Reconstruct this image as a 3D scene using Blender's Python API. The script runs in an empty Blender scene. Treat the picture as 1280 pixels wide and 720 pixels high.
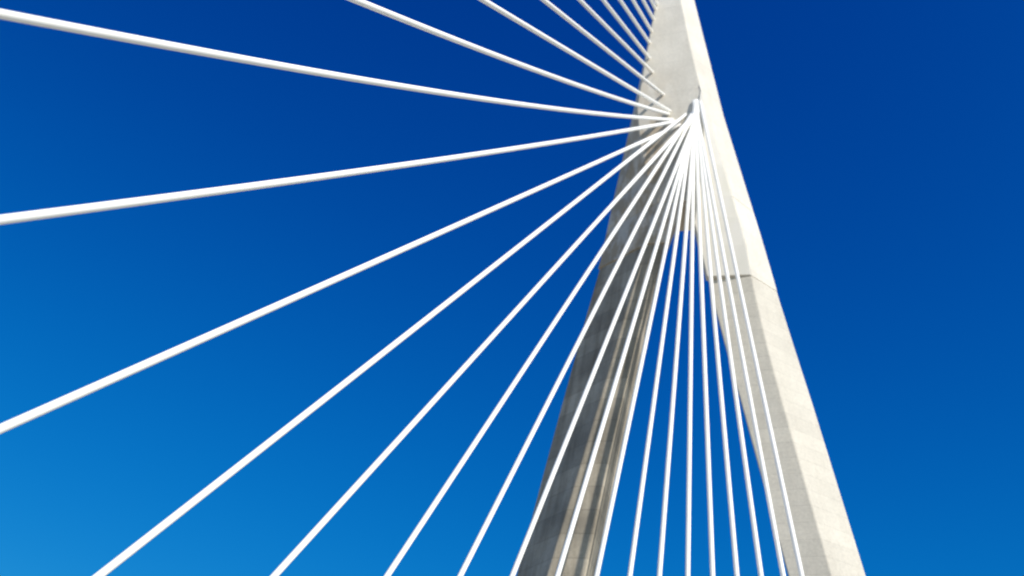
import bpy, bmesh, math, random
from mathutils import Vector, Matrix
random.seed(4)
sc = bpy.context.scene
COL = sc.collection
R = math.radians

# measured positions: HEAD is where the stay cables meet the pylon; CABLES are
# (x, y of the deck anchor, height of the pylon anchor, sag); EDGES are the pylon's
# arrises as (height, offset from the pylon axis, offset from its front plane)
HEAD = (-2.5975, 59.9438, 60.4946)
CABLES = [
    (-2.14, 58.19, 60.3, 4.7, 48.5, 2e-05),
    (-2.55, 58.19, 60.33, 3.59, 48.73, 2e-05),
    (-2.56, 58.19, 60.36, 1.98, 48.93, 2e-05),
    (-2.52, 58.19, 60.39, 0.18, 49.0, 2e-05),
    (-2.59, 58.19, 60.41, -1.59, 48.96, 2e-05),
    (-2.65, 58.19, 60.44, -3.42, 48.76, 2e-05),
    (-2.51, 58.19, 60.47, -5.57, 48.26, 2e-05),
    (-2.59, 58.19, 60.5, -7.63, 47.46, 2e-05),
    (-2.48, 58.19, 60.53, -9.9, 46.15, 2e-05),
    (-2.27, 58.3, 60.56, -12.34, 44.11, 2e-05),
    (-2.13, 58.41, 60.59, -14.7, 41.36, 2e-05),
    (-2.38, 58.52, 60.61, -16.78, 38.11, 2e-05),
    (-2.46, 58.63, 60.64, -18.95, 33.49, 2e-05),
    (-2.16, 58.74, 60.67, -21.02, 27.19, 2e-05),
    (-3.05, 58.94, 60.45, -22.52, 20.32, 2e-05),
    (-3.6, 58.94, 59.25, -23.67, 11.22, 2e-05),
    (-3.9, 58.94, 59.55, -24.13, 0.91, 0.0001),
    (-4.2, 58.94, 59.7, -25.34, -11.83, 0.00022),
    (-4.5, 58.94, 60.3, -24.99, -21.65, 0.00022),
    (-4.49, 58.66, 60.37, -24.71, -26.68, 2e-05),
    (-5.0, 58.75, 62.32, -24.16, -33.87, 2e-05),
    (-5.92, 58.88, 65.13, -23.41, -41.05, 2e-05),
    (-6.2, 58.97, 66.92, -22.19, -49.61, 2e-05),
    (-6.23, 59.06, 68.91, -21.2, -54.94, 2e-05),
    (-6.08, 59.13, 70.39, -20.01, -60.15, 2e-05),
    (-5.93, 59.2, 71.98, -19.19, -63.17, 2e-05),
    (-5.78, 59.26, 73.33, -18.31, -66.04, 2e-05),
    (-5.65, 59.29, 73.96, -17.31, -68.9, 2e-05),
]

EDGES = {
    'RE': [(23, 9.127, 0.3), (26, 8.577, 0.3), (30, 7.843, 0.3), (35, 6.925, 0.3), (39, 6.148, 0.3), (43, 5.384, 0.3), (46.6, 4.775, 0.3), (49, 4.36, 0.3), (51, 3.99, 0.3), (53.5, 3.528, 0.3), (57, 2.881, 0.3), (61, 2.144, 0.29), (64.5, 1.63, 0.25), (68, 1.116, 0.21), (71, 0.675, 0.18), (75, 0.088, 0.14), (78, -0.353, 0.11)],
    'RR': [(23, 6.958, -1.7), (26, 6.417, -1.7), (30, 5.695, -1.7), (35, 4.814, -1.7), (39, 4.159, -1.7), (43, 3.636, -1.7), (46.6, 3.307, -1.7), (49, 2.898, -1.7), (51, 2.529, -1.7), (53.5, 2.067, -1.7), (57, 1.42, -1.7), (61, 0.723, -1.64), (64.5, 0.164, -1.43), (68, -0.314, -1.21), (71, -0.668, -1.03), (75, -1.139, -0.79), (78, -1.493, -0.61)],
    'LE': [(23, -11.879, 1.2), (26, -11.348, 1.2), (30, -10.641, 1.2), (35, -9.741, 1.2), (39, -8.997, 1.2), (43, -8.254, 1.2), (46.6, -7.534, 1.2), (49, -7.117, 1.2), (51, -6.866, 1.2), (53.5, -6.535, 1.2), (57, -6.022, 1.2), (61, -5.424, 1.16), (64.5, -4.882, 1.01), (68, -4.349, 0.86), (71, -3.933, 0.73), (75, -3.405, 0.56), (78, -3.009, 0.43)],
    'LRm': [(51, -3.052, -1.4), (53.5, -3.554, -1.4), (57, -4.162, -1.4), (61, -4.489, -1.35), (64.5, -4.153, -1.18), (68, -3.809, -1.0), (71, -3.497, -0.85), (75, -3.081, -0.65), (78, -2.77, -0.5)],
    'LR': [(23, -9.157, -1.5), (26, -8.458, -1.5), (30, -7.525, -1.5), (35, -6.368, -1.5), (39, -5.474, -1.5), (43, -4.58, -1.5), (46.6, -3.774, -1.5), (49, -3.236, -1.5), (51, -2.788, -1.5)],
    'LI': [(23, -6.842, -1.5), (26, -6.373, -1.5), (30, -5.748, -1.5), (35, -4.867, -1.5), (39, -4.118, -1.5), (43, -3.202, -1.5), (46.6, -2.223, -1.5), (49, -1.524, -1.5), (51, -0.941, -1.5)],
    'LB': [(23, -6.573, 1.8), (26, -6.114, 1.8), (30, -5.501, 1.8), (35, -4.733, 1.8), (39, -4.116, 1.8), (43, -3.5, 1.8), (46.6, -2.942, 1.8), (49, -2.383, 1.8), (51, -1.738, 1.8)],
    'RI': [(23, 4.622, -1.45), (26, 4.045, -1.45), (30, 3.277, -1.45), (35, 2.307, -1.45), (39, 1.502, -1.45), (43, 0.766, -1.45), (46.6, 0.204, -1.45), (49, -0.17, -1.45), (51, -0.481, -1.45)],
    'M': [(43.95, 0.59, -1.8), (46.5, 0.181, -1.95), (49, -0.286, -2.15), (51, -0.412, -2.3), (54, -0.227, -2.35), (57, -0.014, -2.2), (59.5, 0.223, -1.95), (61.5, 0.405, -1.7), (62.7, 0.511, -1.53)],
}
SUNDIR = (0.69, -0.45, 0.58)
SUN_E = 4.7
SKY_S = 0.10
AIR, DUST, OZONE = 1.0, 0.2, 2.5
SKY_CURVE = ((5.0, 4.0), (1.03, 1.463), (1.17, 1.0))
APERT = 0.15
EXPO = 0.03
HX, HY, HZ = HEAD
GROUND_Z = -18.0
EDGE_Z = 0.9

# ---------------------------------------------------------------- materials
def new_mat(name):
    m = bpy.data.materials.new(name); m.use_nodes = True
    nt = m.node_tree; b = nt.nodes['Principled BSDF']
    return m, nt, b

def N(nt, kind, **kw):
    n = nt.nodes.new(kind)
    for k, v in kw.items():
        if k in n.inputs.keys(): n.inputs[k].default_value = v
        else: setattr(n, k, v)
    return n

def mathn(nt, op, a, b=None, c=None):
    n = nt.nodes.new('ShaderNodeMath'); n.operation = op
    for i, v in enumerate((a, b, c)):
        if v is None: continue
        if isinstance(v, (int, float)): n.inputs[i].default_value = v
        else: nt.links.new(v, n.inputs[i])
    return n.outputs[0]

def mix(nt, fac, a, b, blend='MIX'):
    n = nt.nodes.new('ShaderNodeMix'); n.data_type = 'RGBA'; n.blend_type = blend
    for sock, v in ((n.inputs[0], fac), (n.inputs[6], a), (n.inputs[7], b)):
        if isinstance(v, (int, float, tuple)): sock.default_value = v
        else: nt.links.new(v, sock)
    return n.outputs[2]

def ramp(nt, fac, stops):
    n = nt.nodes.new('ShaderNodeValToRGB'); nt.links.new(fac, n.inputs[0])
    e = n.color_ramp.elements
    while len(e) < len(stops): e.new(0.5)
    for el, (p, v) in zip(e, stops):
        el.position = p; el.color = (v, v, v, 1) if isinstance(v, (int, float)) else v
    return n.outputs[0]

def concrete(name, base, stain, joint=3.05, joff=0.0, joint_dark=0.72, mottling=1.0, rough=0.85, stain_amt=0.5, weather=False):
    m, nt, b = new_mat(name)
    geo = N(nt, 'ShaderNodeNewGeometry'); pos = geo.outputs['Position']
    sep = N(nt, 'ShaderNodeSeparateXYZ'); nt.links.new(pos, sep.inputs[0])
    def noise(scale, detail=4, stretch=None, rough_=0.55):
        n = N(nt, 'ShaderNodeTexNoise', Scale=scale, Detail=detail, Roughness=rough_)
        if stretch:
            mp = N(nt, 'ShaderNodeMapping'); mp.inputs['Scale'].default_value = stretch
            nt.links.new(pos, mp.inputs[0]); nt.links.new(mp.outputs[0], n.inputs['Vector'])
        else: nt.links.new(pos, n.inputs['Vector'])
        return n.outputs[0]
    big = ramp(nt, noise(0.33, 5), [(0.32, 0.0), (0.68, 1.0)])
    streak = ramp(nt, noise(1.0, 5, (1.5, 1.5, 0.10)), [(0.40, 0.0), (0.72, 1.0)])
    fine = ramp(nt, noise(6.0, 6), [(0.25, 0.86), (0.75, 1.06)])
    col = mix(nt, mathn(nt, 'MULTIPLY', streak, stain_amt), base, stain)
    # each pour of concrete differs a little from the next
    zz = mathn(nt, 'DIVIDE', mathn(nt, 'ADD', sep.outputs[2], 60.0 + joff), joint)
    cell = mathn(nt, 'FLOOR', zz)
    wn = N(nt, 'ShaderNodeTexWhiteNoise', noise_dimensions='1D'); nt.links.new(cell, wn.inputs['W'])
    pour = mathn(nt, 'MULTIPLY_ADD', wn.outputs[0], 0.16 * mottling, 1 - 0.08 * mottling)
    mot = mathn(nt, 'MULTIPLY_ADD', big, -0.22 * mottling, 1.08)
    fr = mathn(nt, 'FRACT', zz)
    d = mathn(nt, 'ABSOLUTE', mathn(nt, 'SUBTRACT', fr, 0.5))
    line = mathn(nt, 'GREATER_THAN', d, 0.5 - 0.035 / joint)
    lv = mathn(nt, 'MULTIPLY_ADD', line, joint_dark - 1, 1.0)
    v = mathn(nt, 'MULTIPLY', mathn(nt, 'MULTIPLY', pour, mot), mathn(nt, 'MULTIPLY', fine, lv))
    comb = N(nt, 'ShaderNodeCombineColor')
    for i in range(3): nt.links.new(v, comb.inputs[i])
    col = mix(nt, 1.0, col, comb.outputs[0], 'MULTIPLY')
    if weather:          # brown run-off stains low on the mast's left side, under the cable anchors
        def mapr(v, a, b_):
            n = N(nt, 'ShaderNodeMapRange'); nt.links.new(v, n.inputs[0]); n.inputs[1].default_value = a; n.inputs[2].default_value = b_
            return n.outputs[0]
        low = mapr(sep.outputs[2], 66.0, 57.0); left = mapr(sep.outputs[0], HX - 0.4, HX - 2.8)
        blot = ramp(nt, noise(0.9, 6, (1, 1, 0.45), 0.65), [(0.44, 0.0), (0.56, 1.0)])
        fac = mathn(nt, 'MULTIPLY', mathn(nt, 'MULTIPLY', low, left), mathn(nt, 'MULTIPLY_ADD', blot, 0.75, 0.25))
        col = mix(nt, fac, col, (0.42, 0.34, 0.235, 1))
    nt.links.new(col, b.inputs['Base Color'])
    b.inputs['Roughness'].default_value = rough
    bump = N(nt, 'ShaderNodeBump', Strength=0.35, Distance=0.03)
    hgt = mathn(nt, 'SUBTRACT', noise(4.0, 6), mathn(nt, 'MULTIPLY', line, 0.8))
    nt.links.new(hgt, bump.inputs['Height']); nt.links.new(bump.outputs[0], b.inputs['Normal'])
    return m

MAST = concrete('pale_cast_concrete', (0.69, 0.65, 0.565, 1), (0.60, 0.555, 0.465, 1), joint=3.6, joint_dark=0.9, mottling=0.7, stain_amt=0.45, weather=True)
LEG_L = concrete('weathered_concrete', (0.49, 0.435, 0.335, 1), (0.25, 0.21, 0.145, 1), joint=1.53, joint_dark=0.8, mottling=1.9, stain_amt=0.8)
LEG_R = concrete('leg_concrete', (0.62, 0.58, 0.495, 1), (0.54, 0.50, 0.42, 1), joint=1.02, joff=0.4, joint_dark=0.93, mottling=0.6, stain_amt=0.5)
DECK = concrete('deck_concrete', (0.55, 0.48, 0.37, 1), (0.42, 0.36, 0.27, 1), joint_dark=1.0)

def paint(name, colr, rough, dirt=0.12):
    m, nt, b = new_mat(name)
    geo = N(nt, 'ShaderNodeNewGeometry')
    mp = N(nt, 'ShaderNodeMapping'); mp.inputs['Scale'].default_value = (1, 1, 0.3)
    nt.links.new(geo.outputs['Position'], mp.inputs[0])
    n = N(nt, 'ShaderNodeTexNoise', Scale=1.4, Detail=6.0); nt.links.new(mp.outputs[0], n.inputs['Vector'])
    f = ramp(nt, n.outputs[0], [(0.35, 0.0), (0.75, 1.0)])
    dk = tuple(c * (1 - dirt * (1.6 if i == 2 else 1)) for i, c in enumerate(colr[:3])) + (1,)
    nt.links.new(mix(nt, f, colr, dk), b.inputs['Base Color'])
    b.inputs['Roughness'].default_value = rough
    return m
SHEATH = paint('white_cable_sheath', (0.90, 0.89, 0.86, 1), 0.5, 0.05)
STEEL = paint('white_painted_steel', (0.68, 0.65, 0.585, 1), 0.7, 0.08)

def ground_mat():
    m, nt, b = new_mat('pale_dry_sand')
    geo = N(nt, 'ShaderNodeNewGeometry')
    n = N(nt, 'ShaderNodeTexNoise', Scale=0.02, Detail=8.0); nt.links.new(geo.outputs['Position'], n.inputs['Vector'])
    n2 = N(nt, 'ShaderNodeTexNoise', Scale=1.2, Detail=6.0); nt.links.new(geo.outputs['Position'], n2.inputs['Vector'])
    f = ramp(nt, n.outputs[0], [(0.42, 0.0), (0.58, 1.0)])
    col = mix(nt, f, (0.50, 0.41, 0.28, 1), (0.58, 0.49, 0.35, 1))
    col = mix(nt, ramp(nt, n2.outputs[0], [(0.3, 0.0), (0.7, 0.35)]), col, (0.36, 0.30, 0.19, 1))
    nt.links.new(col, b.inputs['Base Color']); b.inputs['Roughness'].default_value = 0.95
    return m
GROUND = ground_mat()

# ---------------------------------------------------------------- mesh helpers
def link(name, bm, mat, parent=None, smooth=False, loc=(0, 0, 0)):
    bmesh.ops.recalc_face_normals(bm, faces=bm.faces)
    me = bpy.data.meshes.new(name); bm.to_mesh(me); bm.free()
    me.materials.append(mat)
    if smooth:
        for p in me.polygons: p.use_smooth = True
    o = bpy.data.objects.new(name, me); COL.objects.link(o)
    o.location = loc
    if parent: o.parent = parent
    return o

def loft(bm, rings, cap0=True, cap1=True):
    vs = [[bm.verts.new(p) for p in ring] for ring in rings]
    n = len(rings[0])
    for a, b in zip(vs[:-1], vs[1:]):
        for i in range(n):
            j = (i + 1) % n
            bm.faces.new((a[i], a[j], b[j], b[i]))
    if cap0: bm.faces.new(vs[0][::-1])
    if cap1: bm.faces.new(vs[-1])
    return vs

def edge_at(name, z):
    """x and depth of a pylon arris at height z, straight-line continued beyond its ends"""
    t = sorted(EDGES[name])
    if z <= t[0][0]: a, b = t[0], t[3]
    elif z >= t[-1][0]: a, b = t[-2], t[-1]
    else:
        for a, b in zip(t[:-1], t[1:]):
            if a[0] <= z <= b[0]: break
    f = (z - a[0]) / (b[0] - a[0])
    return a[1] + (b[1] - a[1]) * f, a[2] + (b[2] - a[2]) * f

def depth_k(z): return 1 if z < 60 else max(0.35, 1 - (z - 60) / 28)

# ---------------------------------------------------------------- pylon
pylon = bpy.data.objects.new('bridge_pylon', None); COL.objects.link(pylon)
pylon.location = (HX, HY, GROUND_Z)
pylon['label'] = 'tall pale concrete bridge pylon with two splayed legs joining into one pointed mast'
pylon['category'] = 'bridge pylon'
def P(x, dy, z): return (x, dy, z - GROUND_Z)      # pylon-local coordinates

TOP_Z = 83.5
def mast_ring(z):
    zz = min(z, 78)
    k = depth_k(zz)
    ringp = []
    le, lr, rr, re = [edge_at(n, zz if n else z) for n in ('LE', 'LRm', 'RR', 'RE')]
    if zz <= 51.01: lr = edge_at('LR', 51)
    pts = [le, lr, rr, re, (re[0] - 0.5, 1.9 * k), (le[0] + 0.5, 2.1 * k)]
    if z > 78:                                       # the mast runs up to a blunt point
        f = (z - 78) / (TOP_Z - 78) * 0.82
        cx = sum(p[0] for p in pts) / 6; cy = sum(p[1] for p in pts) / 6
        shift = -0.18 * (z - 78) * 0.2
        pts = [(cx + (p[0] - cx) * (1 - f) + shift, cy + (p[1] - cy) * (1 - f)) for p in pts]
    return [P(x, y, z) for x, y in pts]
bm = bmesh.new()
loft(bm, [mast_ring(z) for z in (51, 53.5, 57, 61, 64.5, 68, 71, 75, 78, TOP_Z)])
SEAM_L, SEAM_R = 47.3, 43.9
def left_ring(z, inset=0.0):
    le, lr, li, lb = [edge_at(n, z) for n in ('LE', 'LR', 'LI', 'LB')]
    pts = [(le[0] + inset, le[1]), (lr[0], lr[1] + inset), (li[0] - inset * 0.5, li[1] + inset), (lb[0] - inset, lb[1]), (le[0] + 0.6, 2.4 - inset)]
    return [P(x, y, z) for x, y in pts]
def right_ring(z, inset=0.0):
    ri, rr, re = [edge_at(n, z) for n in ('RI', 'RR', 'RE')]
    pts = [(ri[0] + inset, ri[1] + inset), (rr[0], rr[1] + inset), (re[0] - inset, re[1]), (re[0] - 0.5, 2.0 - inset), (ri[0] + 0.5 + inset, 2.0 - inset)]
    return [P(x, y, z) for x, y in pts]
loft(bm, [left_ring(z) for z in (SEAM_L, 49, 50.995)])
loft(bm, [right_ring(z) for z in (SEAM_R, 46.6, 49, 50.995)])
mast = link('mast', bm, MAST, pylon)
mast['label'] = 'smooth cream upper mast tapering to a point'
LZ = [GROUND_Z - 0.5, 0, 23, 26, 30, 35, 39, 43]
bm = bmesh.new()
loft(bm, [left_ring(z, 0.12) for z in LZ + [SEAM_L - 0.003]])
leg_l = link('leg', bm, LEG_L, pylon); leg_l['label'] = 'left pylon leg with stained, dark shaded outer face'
bm = bmesh.new()
loft(bm, [right_ring(z, 0.02) for z in LZ + [SEAM_R - 0.003]])
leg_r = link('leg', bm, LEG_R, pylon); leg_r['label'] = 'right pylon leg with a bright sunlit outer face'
for o in (mast, leg_l, leg_r):
    b = o.modifiers.new('soft_arris', 'BEVEL'); b.width = 0.07; b.segments = 2; b.limit_method = 'ANGLE'; b.angle_limit = R(28)
# ribs of the seam where the legs are socketed into the mast
def band(ringf, z0, z1, out):
    bm = bmesh.new()
    def grow(ring):
        cx = sum(p[0] for p in ring) / len(ring); cy = sum(p[1] for p in ring) / len(ring)
        res = []
        for p in ring:
            d = Vector((p[0] - cx, p[1] - cy)); d = d * (1 + out / d.length); res.append((cx + d.x, cy + d.y, p[2]))
        return res
    loft(bm, [grow(ringf(z0)), grow(ringf(z1))])
    return bm

# anchor casing: a keel-shaped casing standing proud of the mast below the point where the cables run in
bm = bmesh.new(); rings = []
for z, mx, mdy in sorted(EDGES['M']):
    rr = edge_at('RR', z); k = depth_k(z)
    back = -1.25 * k
    lx = mx - 0.10 if z < 60 else mx - 0.04
    rings.append([P(lx, back, z), P(mx, mdy, z), P(rr[0] - 0.03, rr[1] - 0.04, z), P(rr[0] - 0.2, back + 0.1, z)])
loft(bm, rings)
housing = link('anchor_casing', bm, STEEL, pylon)
housing['label'] = 'white keel-shaped casing the cables converge on'
b = housing.modifiers.new('soft_arris', 'BEVEL'); b.width = 0.05; b.segments = 2; b.limit_method = 'ANGLE'; b.angle_limit = R(15)

# ---------------------------------------------------------------- stay cables
LABELS = [
 'white stay cable crossing the right pylon leg, rightmost at the bottom edge',
 'white stay cable down the right leg shaded face, second from right at bottom edge',
 'white stay cable in sky left of the right leg, third from right at bottom',
 'white stay cable between the pylon legs, fourth from right along the bottom edge',
 'white stay cable in the leg gap leaning slightly right, right of the vertical one',
 'nearly vertical white stay cable in the middle of the gap between the pylon legs',
 'white stay cable in the leg gap leaning slightly left, left of the vertical one',
 'white stay cable in the leg gap, nearest the left pylon leg at the bottom',
 'white stay cable running along the right edge of the left pylon leg',
 'white stay cable crossing the sunlit tan strip of the left pylon leg',
 'white stay cable crossing the dark face of the left leg to its outer edge',
 'white stay cable reaching the bottom edge just left of the left pylon leg',
 'white stay cable leaving the bottom edge third from left, in open sky',
 'white stay cable leaving the bottom edge second from left, in open sky',
 'long thick white stay cable leaving the bottom edge farthest left',
 'thick white stay cable leaving the left edge lowest, three quarters of the way down',
 'thick white stay cable crossing from the left edge, rising gently towards the pylon',
 'thick white stay cable falling gently to the pylon from the upper left corner',
 'white stay cable leaving the top edge farthest left of all',
 'white stay cable leaving the top edge second from left',
 'white stay cable leaving the top edge third from left',
 'white stay cable leaving the top edge fourth from left',
 'white stay cable leaving the top edge fifth from left',
 'white stay cable leaving the top edge sixth from left, near the mast',
 'short visible stay cable at the top edge, fourth from the left side of the mast',
 'short visible stay cable at the top edge, third from the left side of the mast',
 'very short visible stay cable at the top edge, second from the mast side',
 'shortest visible stay cable, squeezed between the top edge and the mast',
]
def cable_mesh(A, B, k, rad, ay):
    L = (B - A).length; lh = Vector((B.x - A.x, B.y - A.y)).length
    n = 40; pts = []
    for i in range(n + 1):
        t = i / n
        p = A.lerp(B, t); p.z -= 4 * t * (1 - t) * L * lh * k
        pts.append(p)
    pts.insert(0, pts[0] + (pts[0] - pts[1]).normalized() * (0.45 if ay < HY - 1.1 else 1.0)); n += 1       # the end is built into the mast
    bm = bmesh.new(); rings = []
    for i, p in enumerate(pts):
        d = (pts[min(i + 1, n)] - pts[max(i - 1, 0)]).normalized()
        u = d.cross(Vector((0, 0, 1)))
        if u.length < 1e-3: u = Vector((1, 0, 0))
        u.normalize(); v = u.cross(d)
        rings.append([p - B + (u * math.cos(a) + v * math.sin(a)) * rad for a in [q * math.tau / 14 for q in range(14)]])
    loft(bm, rings)
    return bm
RAD = 0.131
for (ax, ay, az, x, y, k), lab in zip(CABLES, LABELS):
    A = Vector((ax, ay, az)); B = Vector((x, y, EDGE_Z - 0.02))
    o = link('stay_cable', cable_mesh(A, B, k, RAD, ay), SHEATH, None, True, tuple(B))
    o['label'] = lab; o['category'] = 'stay cable'; o['group'] = 'white stay cables fanning from the pylon'

# ---------------------------------------------------------------- deck and ground (below the picture)
edge = [Vector((q[3], q[4])) for q in CABLES]
edge = [Vector((15, 38)), Vector((11, 42.5)), Vector((7.5, 45))] + edge + [Vector((-14, -80)), Vector((-13, -100))]
def offset(path, d):
    out = []
    for i, p in enumerate(path):
        t = (path[min(i + 1, len(path) - 1)] - path[max(i - 1, 0)]).normalized()
        out.append(p + Vector((-t.y, t.x)) * d)
    return out
inner = offset(edge, 0.55); outer = offset(edge, -0.55)
bm = bmesh.new()
loft(bm, [[(a.x, a.y, EDGE_Z), (b.x, b.y, EDGE_Z), (b.x, b.y, -1.6), (a.x, a.y, -1.6)] for a, b in zip(outer, inner)])
kerb = link('deck_edge_beam', bm, DECK); kerb['kind'] = 'structure'
bm = bmesh.new()
poly = [p for p in inner] + [Vector((20, -100)), Vector((20, 30))]
top = [bm.verts.new((p.x, p.y, 0)) for p in poly]; bot = [bm.verts.new((p.x, p.y, -1.4)) for p in poly]
bm.faces.new(top); bm.faces.new(bot[::-1])
for i in range(len(poly)):
    j = (i + 1) % len(poly); bm.faces.new((top[i], top[j], bot[j], bot[i]))
deck = link('bridge_deck', bm, DECK); deck['kind'] = 'structure'
bm = bmesh.new()
bmesh.ops.create_grid(bm, x_segments=40, y_segments=40, size=6000)
for v in bm.verts: v.co.z = GROUND_Z
ground = link('ground', bm, GROUND); ground['kind'] = 'structure'

# ---------------------------------------------------------------- light
SUN = Vector(SUNDIR).normalized()
sun = bpy.data.lights.new('sun', 'SUN'); sun.energy = SUN_E; sun.angle = R(0.55); sun.color = (1.0, 0.94, 0.87)
so = bpy.data.objects.new('sun', sun); COL.objects.link(so)
so.rotation_euler = SUN.to_track_quat('Z', 'Y').to_euler()
w = bpy.data.worlds.new('World'); sc.world = w; w.use_nodes = True
nt = w.node_tree; bg = nt.nodes['Background']
sky = nt.nodes.new('ShaderNodeTexSky'); sky.sky_type = 'NISHITA'; sky.sun_disc = False
sky.sun_elevation = math.asin(SUN.z); sky.sun_rotation = math.atan2(SUN.x, SUN.y)
sky.altitude = 0; sky.air_density = AIR; sky.dust_density = DUST; sky.ozone_density = OZONE
sp = nt.nodes.new('ShaderNodeSeparateColor'); cb = nt.nodes.new('ShaderNodeCombineColor')
nt.links.new(sky.outputs[0], sp.inputs[0])
for i, (gain, power) in enumerate(SKY_CURVE):        # deep polarised blue
    v = mathn(nt, 'MULTIPLY', sp.outputs[i], SKY_S)
    v = mathn(nt, 'MULTIPLY', mathn(nt, 'POWER', v, power), gain)
    if i:                                              # photographic shoulder
        a_, b_, c_ = ((0.262, 0.01726, 3.0), (0.871, 0.1804, 0.0))[i - 1]
        u = mathn(nt, 'POWER', v, 1.8)
        w3 = mathn(nt, 'MULTIPLY', mathn(nt, 'POWER', v, 3.0), c_)
        v = mathn(nt, 'ADD', mathn(nt, 'MULTIPLY', mathn(nt, 'DIVIDE', u, mathn(nt, 'ADD', u, b_)), a_), w3)
    v = mathn(nt, 'MULTIPLY', mathn(nt, 'MINIMUM', v, (0.6, 0.8, 0.87)[i]), 1 / SKY_S)
    nt.links.new(v, cb.inputs[i])
nt.links.new(cb.outputs[0], bg.inputs['Color'])
bg.inputs['Strength'].default_value = SKY_S

# ---------------------------------------------------------------- camera
f_px, yaw, pitch, roll = 1300.0, R(15), R(35), R(6)
fwd = Vector((-math.sin(yaw) * math.cos(pitch), math.cos(yaw) * math.cos(pitch), math.sin(pitch)))
rgt = Vector((math.cos(yaw), math.sin(yaw), 0)); up = rgt.cross(fwd)
Rr = rgt * math.cos(roll) + up * math.sin(roll); Ur = up * math.cos(roll) - rgt * math.sin(roll)
cam = bpy.data.cameras.new('camera'); co = bpy.data.objects.new('camera', cam); COL.objects.link(co)
M = Matrix((Rr, Ur, -fwd)).transposed().to_4x4(); M.translation = (0, 0, 1.6); co.matrix_world = M
cam.sensor_width = 36; cam.lens = 36 * f_px / 1280; cam.clip_end = 20000; cam.clip_start = 0.1
cam.dof.use_dof = True; cam.dof.focus_distance = 40; cam.dof.aperture_fstop = (cam.lens / 1000) / APERT
sc.camera = co
sc.view_settings.view_transform = 'Standard'; sc.view_settings.look = 'None'
sc.view_settings.exposure = EXPO; sc.view_settings.gamma = 1
sc.cycles.filter_width = 2.0
